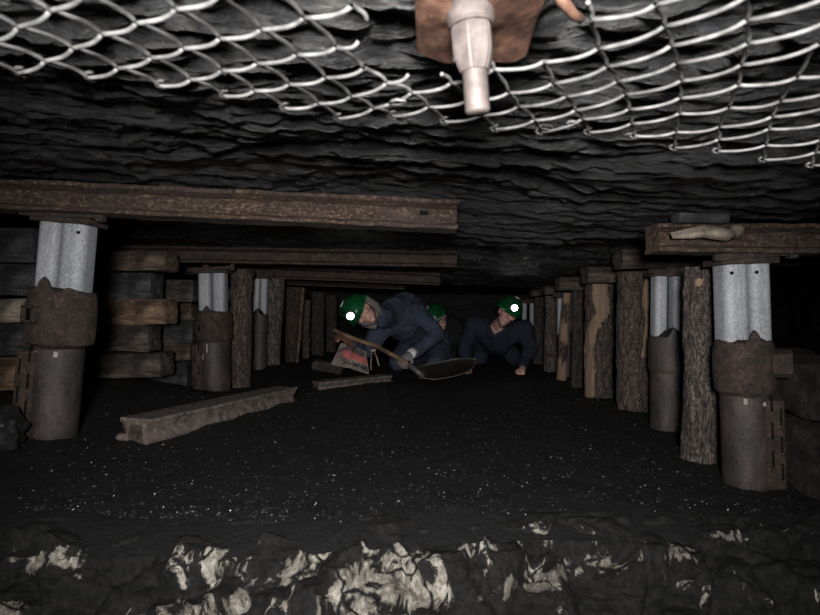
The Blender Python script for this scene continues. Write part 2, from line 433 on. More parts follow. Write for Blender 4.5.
o['kind'] = 'structure'; o['label'] = 'broken ledge of pale grey and black stone at the near edge of floor'

# ------------------------------------------------------------------ steel props
def D_lobe(cx, w, d, n=10, r=.5):
    """rounded rectangular column section centred cx, width w, depth d (towards -y)"""
    pts = []; rr = w*.34
    for (sx, sy, a0) in ((1, -1, -90), (1, 1, 0), (-1, 1, 90), (-1, -1, 180)):
        for k in range(n+1):
            a = math.radians(a0 + 90*k/n)
            pts.append((cx + sx*(w/2-rr) + rr*math.cos(a), sy*(d/2-rr) + rr*math.sin(a)))
    return pts
def pocket(bm_f, bm_d, phi, r, z, w, h, out):
    """box frame with an opening shaded by a black panel on the collar; phi measured from the camera side (-y) towards +x"""
    M = Matrix.Rotation(phi, 3, 'Z')
    def bx(bm, c, s, bev=.003): box(bm, M @ Vector(c), s, M, bev)
    t = w*.2
    for sx in (-1, 1): bx(bm_f, (sx*(w/2-t/2), -r-out/2+.02, z), (t, out+.04, h))
    for sz in (-1, 1): bx(bm_f, (0, -r-out/2+.02, z+sz*(h/2-t*.4)), (w, out+.04, t*.8))
    bx(bm_d, (0, -r-.002, z), (w-1.6*t, .012, h-1.2*t), 0)
def steel_prop(key, label, tube_r, out_frac, col_frac, lobe_w, gap, lobe_d, pk, strip, cr=1.09, mat='tube', cm='rust', marks=None, head=True, yaw=0, bolt_holes=1):
    bx_, by_, tx, ty, Y = PROPS[key]
    b = P(bx_, by_, Y); tp = P(tx, ty, Y)
    for q in (b, tp): q.x *= (Y+tube_r)/Y; q.y += tube_r
    H = tp.z-b.z
    ry = math.atan2(tp.x-b.x, H); H = (tp-b).length
    root = thing('steel_pit_prop', label, 'mine prop', b, (0, ry, yaw), 'steel props holding the roof')
    ht = H*out_frac; hc = H*col_frac
    rnd = random.Random(key)
    # lower tube
    bm = N(); lathe(bm, [(tube_r*.9, -.03), (tube_r*.985, 0), (tube_r, .04), (tube_r, hc*.5), (tube_r*1.005, hc)], 56)
    autosmooth(link('outer_tube', bm, MT[mat], root))
    # collar with torn lip
    ph = rnd.random()*6
    lip = lambda a: .008*max(0, math.sin(a*2+ph))**6 + .006*fbm(Vector((math.cos(a)*3, math.sin(a)*3, ph)), 3) + .045*max(0, math.cos(a+PI/2+.1))**60
    bm = N(); R = tube_r*cr
    lathe(bm, [(tube_r*1.0, hc-.012), (R*.985, hc+.006), (R, hc+.03), (R*1.01, hc+(ht-hc)*.6), (R*.985, ht-.02), (R*.93, ht), (R*.86, ht+.004)], 56, {5: lip, 6: lip})
    roughen(bm, .004, 22, rnd.random()*9)
    autosmooth(link('lock_collar', bm, MT[cm], root))
    # sliding upper column: two galvanised halves
    lw = lobe_w if isinstance(lobe_w, tuple) else (lobe_w, lobe_w); W = lw[0]+lw[1]+gap
    for s in (-1, 1):
        w = lw[(s+1)//2]; cx = (-W/2+w/2) if s < 0 else (W/2-w/2)
        bm = N(); extrude_profile(bm, D_lobe(cx, w, lobe_d), ht-.12, H-.004, 4)
        uc = autosmooth(link('upper_column', bm, MT['galv'], root), 50)
        if bolt_holes and (s > 0 or bolt_holes < 0):
            hx = cx+.27*w*bolt_holes
            bm = N(); tube(bm, [(hx, -lobe_d/2-.0015, H-.035), (hx, -lobe_d/2+.01, H-.035)], .006, 12)
            link('rivet_hole_shade', bm, MT['black'], uc)  # black disc painted as the shade of a hole
    # pocket
    if pk:
        bf, bd = N(), N(); pocket(bf, bd, pk[0], R, hc+(ht-hc)*pk[1], pk[2], pk[3], pk[4])
        f = link('wedge_pocket', bf, MT[cm], root); link('pocket_shade', bd, MT['black'], f)
    # slotted strip
    if strip:
        phi, wst, n = strip; sd = 1 if phi > 0 else -1
        bm = N(); slots = []; cx, yf_ = sd*(tube_r*.76), -tube_r*1.03
        box(bm, (cx, yf_+.06, hc*.46), (wst*.82, .12, hc*.94), None, .008)
        for c2 in (-.2, .2):
            for k in range(n):
                z = hc*(.10 + .72*(k+.5*(c2*sd < 0))/max(1, n-.5))
                bs = N(); box(bs, (cx+c2*wst, yf_-.0002, z+hc*.08), (.0085, .004, hc*.17), None, .0015); slots.append(bs)
        f = link('slotted_strip', bm, MT[cm], root); [link('slot_shade', bs, MT['black'], f) for bs in slots]  # surface bars in black, the slots' inner shade as colour
    if marks:
        for (phi, z, w, h) in marks:
            bm = N(); M = Matrix.Rotation(phi, 3, 'Z'); box(bm, M @ Vector((0, -tube_r-.001 , z)), (w, .004, h), M, .001)
            link('chalk_mark', bm, MT['chalk'], root)
    if head:
        bm = N()
        box(bm, (0, 0, H+.006), (W*1.22, lobe_d*1.25, .022), None, .004)
        hd = link('head_plate', bm, MT['rust'], root)
        bm = N()
        box(bm, (W*.05, -lobe_d*.62, H+.026), (W*1.7, .022, .024), Matrix.Rotation(-.04, 3, 'Y'), .004)
        box(bm, (W*.86, -lobe_d*.62, H+.036), (.028, .034, .055), None, .005)
        box(bm, (-W*.1, -lobe_d*.66, H+.034), (.04, .03, .035), None, .006)
        link('beam_clamp', bm, MT['rust'], hd)
    return root
steel_prop('L1', 'largest left steel prop, leaning, with bright galvanised top and rusty slotted base', .086, .68, .43, (.078, .096), .005, .11,
           (-.35, .55, .062, .062, .02), (-.72, .085, 3), 1.36, marks=[(-.42, .30, .008, .045), (.45, .315, .014, .02)])
steel_prop('L2', 'second steel prop on the left, beside the timber stack, with white streaks', .108, .66, .42, .086, .012, .11,
           (-.45, .45, .05, .055, .018), (-.75, .075, 2), 1.14, marks=[(-.1, .29, .008, .06), (-.40, .23, .007, .035)], bolt_holes=False)
steel_prop('L3', 'half-hidden steel prop between two wooden posts in the left row', .066, .60, .40, .058, .006, .08, None, None, mat='tube', cm='tube', bolt_holes=False)
steel_prop('R1', 'nearest right-hand steel prop with bright galvanised top and box pocket jutting right', .080, .645, .42, (.088, .074), .004, .11,
           (1.12, .58, .10, .095, .045), (.72, .08, 3), 1.24, marks=[(-.5, .31, .012, .02), (.30, .30, .01, .014)], bolt_holes=-1)
steel_prop('R2', 'blackened steel prop with two separate galvanised strips, behind the thin barked post', .084, .60, .38, .066, .028, .085,
           (.25, .5, .05, .06, .01), (.75, .06, 3), 1.12, mat='tube', cm='tube', marks=[(.0, .46, .006, .045), (.7, .31, .012, .03)], bolt_holes=False)
steel_prop('R3', 'far right-row steel prop with two thin galvanised strips behind the peeled pole', .075, .55, .36, .052, .055, .06, None, None, cm='tube', bolt_holes=False)
steel_prop('R4', 'dim farthest right steel prop with grey strips beside crawling person', .07, .55, .36, .052, .03, .06, None, None, cm='tube', bolt_holes=False)

# ------------------------------------------------------------------ wooden posts
def wooden_post(i, spec):
    x0, x1, yb, tx0, tx1, ty, Y, mat, bare, label = spec
    b = P((x0+x1)/2, yb, Y); tp = P((tx0+tx1)/2, ty, Y)
    rb = (x1-x0)*Y/FPX/2; rt = (tx1-tx0)*Y/FPX/2
    for q in (b, tp): q.x *= (Y+rb)/Y; q.y += rb
    b.z -= .02
    H = (tp-b).length; ry = math.atan2(tp.x-b.x, tp.z-b.z)
    bm = N(); n, m = 44, 56; rings = []; bv = []
    for j in range(m+1):
        t = j/m; R = rb+(rt-rb)*t; r = []
        ox = .004*math.sin(t*5+i*2)*(1-t)*t*4
        for k in range(n):
            a = 2*PI*k/n
            q = Vector((math.cos(a)*1.2, math.sin(a)*1.2, t*H*4+i*9))
            rr = R*(1+.07*fbm(q, 3)+.07*fbm(q*4, 3))
            # front angle: 0 at camera side (-y), + to +x
            ph = math.atan2(math.sin(a+PI/2), math.cos(a+PI/2))
            bvv = 0
            for s in bare:
                if s[0] == 'left':  bvv = max(bvv, math.exp(-((ph+(1.15 if t < .55 else 1.15-1.0*min(1, (t-.55)/.2))+.25*noise.noise(Vector((t*6, 3, 1))))/.72)**2)*(1.05 if t > .03 else .6))
                if s[0] == 'right': bvv = max(bvv, math.exp(-((ph-.5-.2*noise.noise(Vector((t*7, 1, 1))))/(.26+.12*math.sin(t*17)))**2)*(1.1 if t > .40 else .25))
                if s[0] == 'all':   bvv = max(bvv, .62+.25*math.sin(t*14))
                if s[0] == 'dim':   bvv = max(bvv, .35)
                if s[0] == 'edge':  bvv = max(bvv, math.exp(-((ph-1.0)/.22)**2)*(.85))
                if s[0] == 'knot':
                    d = math.hypot((ph+.45)*R, (t-.92)*H); bvv = max(bvv, math.exp(-(d/.022)**2)*1.1); rr += .010*math.exp(-((d-.02)/.010)**2)
            rr -= R*.07*bvv*(0 if bare and bare[0][0] == 'all' else 1)
            bv.append(bvv)
            zz = t*H
            if j == 0: zz += .02*fbm(Vector((math.cos(a)*2, math.sin(a)*2, i*3)), 2)
            r.append(bm.verts.new((ox+rr*math.cos(a), rr*math.sin(a), zz)))
        rings.append(r)
    for A, B in zip(rings, rings[1:]):
        for k in range(n): bm.faces.new((A[k], A[(k+1) % n], B[(k+1) % n], B[k]))
    bm.faces.new(rings[0][::-1]); bm.faces.new(rings[-1])
    o = link('wooden_post', bm, MT[mat], None, True, b)
    autosmooth(o, 60)
    at = o.data.attributes.new('bare', 'FLOAT', 'POINT'); at.data.foreach_set('value', bv)
    o.rotation_euler = (0, ry, 0)
    tag(o, label, 'post', 'wooden posts holding the roof')
for i, s in enumerate(POSTS): wooden_post(i, s)

# ------------------------------------------------------------------ roof beams
def i_beam(key, label, mat, width=.10, hole=None, seed=0):
    lx, ly, rx_, ry_, Y, h = BEAMS[key]
    a, b = P(lx, ly, Y), P(rx_, ry_, Y)
    d = b-a; L = d.length
    root_loc = (a+b)/2
    bm = N(); tf = .014
    prof = [(-.5, -h), (.5, -h), (.5, -h+tf), (.1, -h+tf*1.9), (.07, -h*.5), (.1, -tf*1.9), (.5, -tf), (.5, 0), (-.5, 0), (-.5, -tf), (-.1, -tf*1.9), (-.07, -h*.5), (-.1, -h+tf*1.9), (-.5, -h+tf)]
    P2 = []
    for k in range(len(prof)):
        p, q = prof[k], prof[(k+1) % len(prof)]
        for s in (0, .33, .67): P2.append((p[0]+(q[0]-p[0])*s, p[1]+(q[1]-p[1])*s))
    n = int(L/.022); rings = []
    for i in range(n+1):
        x = -L/2+L*i/n; r = []
        for (py, pz) in P2:
            q = Vector((x*10, py*width*25, pz*25+seed*5))
            e = .0035*fbm(q, 3)
            edge = 1 if abs(abs(py)-.5) < .02 else 0
            r.append(bm.verts.new((x + (.006*fbm(q*2, 2) if i in (0, n) else 0), py*width + (e if py > 0 else -e)*1.2 + edge*.008*fbm(Vector((x*22, pz*60, seed)), 3)*(1 if py > 0 else -1), pz + e)))
        rings.append(r)
    m = len(P2)
    for A, B in zip(rings, rings[1:]):
        for k in range(m): bm.faces.new((A[k], B[k], B[(k+1) % m], A[(k+1) % m]))
    bm.faces.new(rings[0]); bm.faces.new(rings[-1][::-1])
    bmesh.ops.triangulate(bm, faces=[f for f in bm.faces if len(f.verts) > 4])
    bmesh.ops.recalc_face_normals(bm, faces=bm.faces)
    o = link('roof_beam', bm, MT[mat], None, True, root_loc)
    autosmooth(o, 40)
    o.rotation_euler = (0, -math.atan2(d.z, d.x), 0)
    tag(o, label, 'roof beam', 'steel roof beams')
    if hole:
        bm = N()
        for (hx, w, hh) in hole:
            tube(bm, [(L/2-hx-w/2, -width*.085-.002, -h*.42), (L/2-hx+w/2, -width*.085-.002, -h*.42)], hh/2, 8)
        link('bolt_hole_shade', bm, MT['black'], o)  # black piece on the web, painted shade of the hole
    return o
i_beam('B1', 'nearest long rusty steel roof beam crossing the left half, with a slotted end', 'rust_tan', .12, [(.12, .03, .014)], 1)
i_beam('B2', 'second rusty roof beam from the front on the left, above the second steel prop', 'rust', .11, None, 2)
i_beam('B3', 'dark third roof beam on the left, just above the shovelling person', 'rust', .11, None, 3)
i_beam('B4', 'dim roof beam behind the third one over far left posts', 'rust', .10, None, 4)
i_beam('R1', 'crusted rusty roof beam on the nearest right-hand steel prop', 'rust_tan', .12, None, 5)
def rough_box(bm, L, W, Hh, seed, cuts=0.02, amp=.006, bev=.008):
    """box with its length on x, bevelled and roughened"""
    r = bmesh.ops.create_cube(bm, size=1)
    for v in r['verts']: v.co = Vector((v.co.x*L, v.co.y*W, v.co.z*Hh))
    bmesh.ops.bevel(bm, geom=bm.edges[:], offset=bev, segments=2, affect='EDGES', profile=.6)
    n = max(3, int(L/cuts/2)); 
    for k in range(1, n):
        x = -L/2+L*k/n
        bmesh.ops.bisect_plane(bm, geom=bm.verts[:]+bm.edges[:]+bm.faces[:], plane_co=(x, 0, 0), plane_no=(1, 0, 0))
    for k in range(1, 5):
        bmesh.ops.bisect_plane(bm, geom=bm.verts[:]+bm.edges[:]+bm.faces[:], plane_co=(0, 0, -Hh/2+Hh*k/5), plane_no=(0, 0, 1))
        bmesh.ops.bisect_plane(bm, geom=bm.verts[:]+bm.edges[:]+bm.faces[:], plane_co=(0, -W/2+W*k/5, 0), plane_no=(0, 1, 0))
    roughen(bm, amp, 14, seed, 3, (.35, 1.4, 1.4))
    for v in bm.verts:                       # gentle sag / twist
        v.co.z += .25*amp*math.sin(v.co.x*6+seed); v.co.y += .5*amp*math.sin(v.co.x*4+seed*2)
caplab = {'Rb': 'squared timber roof bar resting on the thick brown post, right row', 'Rc': 'timber roof bar end over the tan stripped post',
          'Rd': 'timber roof bar end over the peeled pole, right row', 'Re': 'small dark roof bar end over the ragged-footed post in right row', 'Rf': 'dimmest roof bar end, last in right row above crawling person'}
for k, (lx, ly, rx_, ry_, Y, h, w) in CAPS.items():
    a, b = P(lx, ly, Y), P(rx_, ry_, Y); L = (b-a).length
    bm = N(); rough_box(bm, L, w, h, ord(k[1]), .02, .008, .012)
    o = link('timber_roof_bar', bm, MT['w_mid'], None, True, (a+b)/2-Vector((0, 0, h/2))); autosmooth(o, 50)
    o.rotation_euler = (0, -math.atan2(b.z-a.z, b.x-a.x), 0)
    tag(o, caplab[k], 'roof bar', 'timber roof bars on the right')
# pale stick and wedge on the right beam
bm = N(); pts = [P(672, 236, 1.865), P(690, 233, 1.86), P(702, 231, 1.855), P(716, 233, 1.85), P(726, 235, 1.85), P(733, 233, 1.85)]
c0 = pts[0].copy(); tube(bm, [p-c0 for p in pts], [.010, .018, .020, .021, .021, .020], 18)
ell(bm, P(736, 231, 1.85)-c0, (.024, .025, .027)); roughen(bm, .006, 30, 3)
tag(link('wooden_peg', bm, MT['w_pale'], None, True, c0), 'pale knobbly wooden peg wedged at the front of the right roof beam', 'peg')
bm = N(); rough_box(bm, .17, .06, .035, 3, .02, .006, .006)
tag(link('wooden_wedge', bm, MT['w_grey'], None, True, P(700, 219, 1.86)), 'thin dark wooden wedge between right roof beam and the rock above', 'wedge')

# ------------------------------------------------------------------ timber stacks
def timber(x0, x1, y0, y1, Y, depth, mat, label, rz=0, extend=0, group='stacked timbers by the left wall', ext_r=0, name='stacked_timber', seed=None):
    a, b = P(x0, y0, Y), P(x1, y1, Y)
    L = b.x-a.x+extend+ext_r; h = a.z-b.z
    seed = seed if seed is not None else (x1*.37+y0*.11)
    bm = N(); rough_box(bm, L, depth, h*.985, seed, .022, .009, .010)
    o = link(name, bm, MT[mat], None, True, ((a.x-extend+b.x+ext_r)/2, Y+depth/2, (a.z+b.z)/2)); autosmooth(o, 45)
    o.rotation_euler = (0, 0, rz)
    tag(o, label, 'timber', group)
    return o
Yc = 2.62
timber(-60, 33, 228, 263, Yc, .17, 'w_grey', 'topmost blackened timber of the stack at left edge', 0, .2)
timber(-60, 38, 264, 296, Yc-.02, .17, 'w_grey', 'grey-black timber second from top in the stack at left edge', 0, .2)
timber(-60, 22, 298, 322, Yc, .17, 'w_pale', 'pale tan timber end left of the nearest left prop', 0, .2)
timber(-60, 34, 323, 356, Yc-.02, .17, 'w_grey', 'dark timber below the pale tan one at left edge', 0, .2)
timber(-60, 27, 357, 391, Yc, .17, 'w_orange', 'orange-brown bottom timber end at left edge', 0, .2)
Yb = 3.25
timber(92, 166, 251, 271, Yb, .18, 'w_brown', 'topmost brown timber with torn top, right of nearest left prop', 0, .25)
timber(92, 151, 272, 299, Yb+.02, .18, 'w_grey', 'blackened timber second from top, right of nearest left prop', 0, .25)
timber(92, 165, 299, 325, Yb-.03, .18, 'w_orange', 'orange saw-marked timber in the middle of the stack beside nearest left prop', 0, .25)
timber(92, 148, 325, 352, Yb+.01, .18, 'w_mid', 'dull dark timber under the orange saw-marked one', 0, .25)
timber(92, 161, 353, 378, Yb, .18, 'w_mid', 'bottom greyish timber of the stack right of nearest left prop', 0, .25)
Yd = 3.75
timber(150, 193, 280, 302, Yd, .15, 'w_mid', 'upper timber of the recessed stack behind the second left prop', 0, .2)
timber(150, 191, 303, 320, Yd+.02, .15, 'w_brown', 'brown timber second from top of the recessed stack', 0, .2)
timber(150, 192, 321, 343, Yd, .15, 'w_grey', 'blackened timber third from top of the recessed stack', 0, .2)
timber(150, 190, 343, 361, Yd-.02, .15, 'w_brown', 'reddish brown timber fourth from top of the recessed stack', 0, .2)
timber(150, 187, 362, 388, Yd, .15, 'w_grey', 'lowest dark timber of the recessed stack', 0, .2)
o = timber(28, 44, 240, 266, 3.0, .15, 'w_brown', 'short brown timber end glimpsed just left of the bright prop column', 0, .1, seed=4)
# baulks on the right
def baulk(z0, z1, label, xin, seed, tilt=0):
    a = Vector((1.50+xin, 2.75, 0)); b = Vector((1.36+xin, 1.62, 0)); L = (a-b).length
    bm = N(); rough_box(bm, L, .34, z1-z0, seed, .022, .022, .016)
    o = link('heavy_baulk', bm, MT['w_dark'], None, True, ((a.x+b.x)/2+.17, (a.y+b.y)/2, (z0+z1)/2+ZO)); autosmooth(o, 45)
    o.rotation_euler = (tilt, 0, math.atan2(a.y-b.y, a.x-b.x))
    tag(o, label, 'baulk', 'heavy baulks at right edge')
baulk(-.66, -.425, 'lower dark heavy baulk lying on the floor at right edge', -.01, 2)
baulk(-.392, -.20, 'upper dark heavy baulk stacked at right edge behind the nearest prop', .01, 5)

# ------------------------------------------------------------------ rails lying on the floor
def rail(p, q, w, h, label, mat='rail'):
    d = (q-p); L = d.length
    bm = N(); t = .014
    # inverted channel: top plate with two splayed legs ending in thick feet
    prof = [(-.5*w, h), (.5*w, h), (.5*w, h-t), (.34*w, h-t*1.4), (.27*w, h*.5), (.36*w, .03), (.40*w, .012), (.37*w, 0), (.29*w, 0), (.25*w, .02), (.19*w, h*.5), (.20*w, h-t*1.7),
            (-.20*w, h-t*1.7), (-.19*w, h*.5), (-.25*w, .02), (-.29*w, 0), (-.37*w, 0), (-.40*w, .012), (-.36*w, .03), (-.27*w, h*.5), (-.34*w, h-t*1.4), (-.5*w, h-t)]
    n = int(L/.03); rings = []
    for i in range(n+1):
        x = L*i/n
        rings.append([bm.verts.new((x, py+.0012*fbm(Vector((x*15, py*30, 1)), 2), pz+.0015*fbm(Vector((x*12, py*20, pz*20)), 2))) for py, pz in prof])
    m = len(prof)
    for A, B in zip(rings, rings[1:]):
        for k in range(m): bm.faces.new((A[k], B[k], B[(k+1) % m], A[(k+1) % m]))
    bm.faces.new(rings[0]); bm.faces.new(rings[-1][::-1])
    bmesh.ops.triangulate(bm, faces=[f for f in bm.faces if len(f.verts) > 4])
    bmesh.ops.recalc_face_normals(bm, faces=bm.faces)
    o = link('steel_roof_bar', bm, MT[mat], None, True, p); autosmooth(o, 35)
    ang = math.atan2(d.y, d.x)
    o.rotation_euler = (0, -math.atan2(d.z, math.hypot(d.x, d.y)), ang)
    tag(o, label, 'steel bar', 'loose steel bars on the floor')
def onf(px, py, dz=0):
    """floor point seen at a pixel"""
    lo, hi = 1.4, 8.0
    for _ in range(60):
        m = (lo+hi)/2; q = P(px, py, m)
        if q.z > FL(q.x, q.y): lo = m
        else: hi = m
    q = P(px, py, lo); q.z = FL(q.x, q.y)+dz
    return q
p0, p1 = P(135, 441, 2.1), P(286, 398, 3.25)
p0.z = FL(p0.x, p0.y)-.004; p1.z = FL(p1.x, p1.y)-.02
rail(p0, p1, .145, .098, 'long dusty steel channel bar lying on coal floor at left, hollow end forward')
p0, p1 = P(316, 390, 3.95), P(388, 379, 4.32)
p0.z = FL(p0.x, p0.y)-.02; p1.z = FL(p1.x, p1.y)-.02
rail(p0, p1, .12, .065, 'short dusty steel bar lying on floor before the printed sack')
bm = N(); rough_box(bm, .26, .11, .085, 8, .02, .012, .02)
q = P(328, 369, 4.55); q.z = FL(q.x, q.y)+.05
o = link('wood_offcut', bm, MT['w_mid'], None, True, q); o.rotation_euler = (0, .12, -.2)
tag(o, 'short grey wood offcut lying left of the printed sack', 'offcut')
# lump at left edge
def lump(name, c, r, label, cat, mat, seed, sub=4):
    bm = N(); bmesh.ops.create_icosphere(bm, subdivisions=sub, radius=1)
    for v in bm.verts:
        k = 1+.35*fbm(v.co*1.3+Vector((seed, 0, 0)), 3)
        cc = noise.voronoi(v.co*1.4+Vector((seed, 3, 1)))[0]; k += .25*(cc[1]-cc[0])-.1
        v.co = Vector((v.co.x*r[0], v.co.y*r[1], v.co.z*r[2]))*k
    o = link(name, bm, mat, None, True, c); autosmooth(o, 25)
    return tag(o, label, cat)
q = P(-4, 440, 1.86); q.z = FL(q.x, q.y)+.05
lump('coal_block', q, (.085, .10, .085), 'large dark coal block on floor at the bottom left edge', 'coal block', MT['coal_lump'], 3)
for (px, py, r, lab) in ((121, 440, .018, 'small round stone by the hollow end of the long steel bar'), (136, 440, .014, 'small brown stone inside the hollow end of the long steel bar')):
    q = onf(px, py, .012); lump('small_stone', q, (r, r, r*.9), lab, 'stone', MT['rail'], px, 3)

q = P(142, 438, 2.2); q.z = FL(q.x, q.y)+.022
lump('coal_lump', q, (.028, .05, .03), 'dark coal lump lodged in the hollow end of the long steel bar', 'coal lump', MT['coal_lump'], 11)
# ------------------------------------------------------------------ loose coal fragments (uncountable)
def scatter(name, n, mat, smin, smax, ygen, label, cat, seed, flat=.6):
    rnd = random.Random(seed); bm = N()
    for _ in range(n):
        x, y = ygen(rnd)
        z = floor_bump(x, y)
        s = smin*(smax/smin)**(rnd.random()**2.2)
        q = Quaternion(Vector((rnd.gauss(0, 1), rnd.gauss(0, 1), rnd.gauss(0, 1))).normalized(), rnd.random()*6.3).to_matrix()
        vs = []
        for d in ((1, 0, 0), (-1, 0, 0), (0, 1, 0), (0, -1, 0), (0, 0, 1), (0, 0, -1)):
            v = q @ (Vector(d)*(s*rnd.uniform(.5, 1.2)))
            vs.append(bm.verts.new((x+v.x, y+v.y, z+v.z*flat+s*.25)))
        for a, b, c in ((0, 2, 4), (2, 1, 4), (1, 3, 4), (3, 0, 4), (2, 0, 5), (1, 2, 5), (3, 1, 5), (0, 3, 5)): bm.faces.new((vs[a], vs[b], vs[c]))
    o = link(name, bm, mat, None, False)
    tag(o, label, cat, None, 'stuff')
def yany(r):
    y = 1.42+5*r.random()**1.8; hw = .72*y
    x = r.uniform(-hw, min(hw, 1.35+.1*y)); return (x, y) if y > YF(x)+.10 else yany(r)
def ynear(r):
    y = 1.45+2.6*r.random()**1.6; hw = .68*y
    x = r.uniform(-hw, min(hw, 1.3)); return (x, y) if y > YF(x)+.08 else ynear(r)
scatter('coal_fragments', 9000, MT['coal_lump'], .0025, .010, yany, 'loose black coal fragments strewn over the floor', 'coal fragments', 3)
scatter('glint_chips', 420, MT['chip'], .0012, .0030, ynear, 'tiny mineral chips painted pale for coal glints, scattered over the black coal floor', 'mineral chips', 4)

# ------------------------------------------------------------------ chain-link mesh below the roof
Etab = {-3: (-205, 56, .235), -2: (-128, 61, .235), -1: (-54, 67, .235), 0: (18.8, 73, .235), 1: (90, 77, .235), 2: (159, 85, .235), 3: (223, 95, .235), 4: (284, 107, .235), 5: (340, 118, .235), 6: (393, 116, .237),
        7: (446, 119, .238), 8: (492, 129, .237), 9: (541, 130, .235), 10: (589, 132, .232), 11: (634, 136, .229), 12: (673, 147, .229), 13: (717, 150, .222), 14: (763.5, 160, .214), 15: (811, 165, .207), 16: (858, 170, .201), 17: (905, 175, .195), 18: (950, 180, .19)}
def E(s):
    k = max(-3, min(17, int(math.floor(s)))); f = s-k
    a, b = Etab[k], Etab[k+1]
    def c(e): Y = FPX*e[2]/(307.5-e[1]); return P(e[0], e[1], Y)
    return c(a).lerp(c(b), f)
def knot(u, v):
    s, t = (u+v)/2, (u-v)/2
    e = E(s); w = min(1, max(0, (s-3)/8))
    cvec = Vector((.0205, -.0632-.019*w, 0))
    q = e + cvec*t
    zl = e.z - ZO
    q.z = ZO + zl + (.236-zl)*min(1, t/5.0)
    jit = noise.noise_vector(Vector((u*3.3, v*3.3, 1)))*.003
    if 5 <= s <= 9.5 and t < 2.5: jit = jit*2.6
    return q + Vector((jit.x, jit.y, jit.z*.6))
PL = P(471, 45, .545)
def in_plate(p): return (-.03 < p.x < .135 and p.y < .515) or (-.03 < p.x < .03 and p.y < .545)
bm = N()
RW = .0020
def stroke(pa, pb, front, cut=False):
    d = pb-pa; z = -.0028 if front else .0028
    side = Vector((d.y, -d.x, 0)).normalized()
    pts = []
    for k in range(9):
        t = k/8
        bow = .0012*math.sin(2*PI*t)*(1 if front else -1)
        zz = z*math.sin(PI*min(1, max(0, t)))**.5 if 0 < t < 1 else 0
        pts.append(pa+d*t+side*bow+Vector((0, 0, zz-.001*math.sin(PI*t)*(1 if front else 0))))
    tube(bm, pts, RW, 8)
for k in range(-3, 19):
    e = knot(k, k)
    for tt in range(0, 8):
        for wire in (0, 1):
            if wire == 0:   # strand to the right of the edge point
                L0, R0, L1 = knot(k+tt, k-tt), knot(k+tt+1, k-tt), knot(k+tt+1, k-tt-1)
                seg = ((L0, R0, True), (R0, L1, False))
            else:           # strand to the left
                L0, R0, L1 = knot(k+tt, k-tt), knot(k+tt, k-tt-1), knot(k+tt+1, k-tt-1)
                seg = ((L0, R0, False), (R0, L1, True))
            for a, b, fr in seg:
                if a.y < .3 and b.y < .3: continue
                mid = (a+b)/2
                if in_plate(mid): continue
                if in_plate(a): a = mid
                if in_plate(b): b = mid
                if a.y < .34 and b.y < .34 and -.08 < mid.x < .19: continue
                stroke(a, b, fr)
    # knuckled selvedge
    a = knot(k+1, k)-e; b = e-knot(k, k-1)
    h = [e+b*-.35+Vector((0, 0, .003)), e+b*-.05+Vector((0, 0, -.001)), e+Vector((.002, .004, -.003)), e+a*.1+Vector((0, .003, -.001)), e+a*.3+Vector((0, .002, .004))]
    h = [e+Vector((.0045*math.cos(q), .0045*math.sin(q)+.002, -.002+.0012*q)) for q in [j*.7 for j in range(10)]]
    tube(bm, h, RW*.9, 8)
def loop(px, py, L, ang):
    c = P(px, py, FPX*.233/(307.5-py)); dx = Vector((math.cos(ang), math.sin(ang), 0)); dy = Vector((-dx.y, dx.x, 0))
    pts = [c + dx*(L*(t-.0)) + dy*(.006*math.sin(t*PI)) for t in (0, .25, .5, .75, 1)] + [c + dx*(L*1.05)+dy*-.003] + [c + dx*(L*t) - dy*(.008*math.sin(t*PI)) for t in (.85, .6, .3, 0)]
    tube(bm, pts, RW*.95, 8)
loop(541, 124, .026, .9); loop(570, 121, .022, 1.1); loop(632, 133, .012, 1.6); loop(390, 103, .018, -.3)
o = link('chain_link_mesh', bm, MT['wire'])
tag(o, 'pale grey chain-link wire mesh hanging close overhead below the rock roof', 'wire mesh')

# roof bolt plate and bolt
pc = Vector((.066, .50, ZO+.288))
root = thing('roof_bolt_plate', 'rusty brown roof bolt plate with dusty bolt hanging through the wire mesh', 'roof bolt', pc)
bm = N(); nx, ny = 24, 34; g = []
for j in range(ny+1):
    r = []
    for i in range(nx+1):
        u, v_ = i/nx*2-1, j/ny*2-1
        x = u*.062*(1-.06*v_); y = v_*.09
        rr = math.hypot(x/.04, y/.05)
        z = -.26*y - .012*math.exp(-rr*rr*1.2) + .008*(abs(u)**6) + .004*fbm(Vector((x*30, y*30, 1)), 3)
        if abs(u) > .9 and abs(v_) > .86: y *= .97
        r.append(bm.verts.new((x, y, z)))
    g.append(r)
for a, b in zip(g, g[1:]):
    for i in range(nx): bm.faces.new((a[i], b[i], b[i+1], a[i+1]))
r2 = bmesh.ops.solidify(bm, geom=bm.faces[:], thickness=-.008)
bmesh.ops.recalc_face_normals(bm, faces=bm.faces)
link('plate', bm, MT['plate'], root)
bz = Vector((-.014, -.012, 0))
bm = N()
tilt = Matrix.Rotation(.04, 3, 'X') @ Matrix.Rotation(-.08, 3, 'Y')
def hexr(r, z, n=6): return [bm.verts.new(bz + tilt @ Vector((r*math.cos(2*PI*k/n+.25), r*math.sin(2*PI*k/n+.25), z))) for k in range(n)]
def hexstack(prof, n):
    rings = [hexr(r, z, n) for r, z in prof]
    for a, b in zip(rings, rings[1:]):
        for k in range(n): bm.faces.new((a[k], a[(k+1) % n], b[(k+1) % n], b[k]))
    bm.faces.new(rings[0]); bm.faces.new(rings[-1][::-1])
hexstack([(.012, -.008), (.018, -.020), (.0212, -.026), (.0212, -.034), (.019, -.037)], 32)
bmesh.ops.recalc_face_normals(bm, faces=bm.faces)
autosmooth(link('washer', bm, MT['bolt'], root), 30)
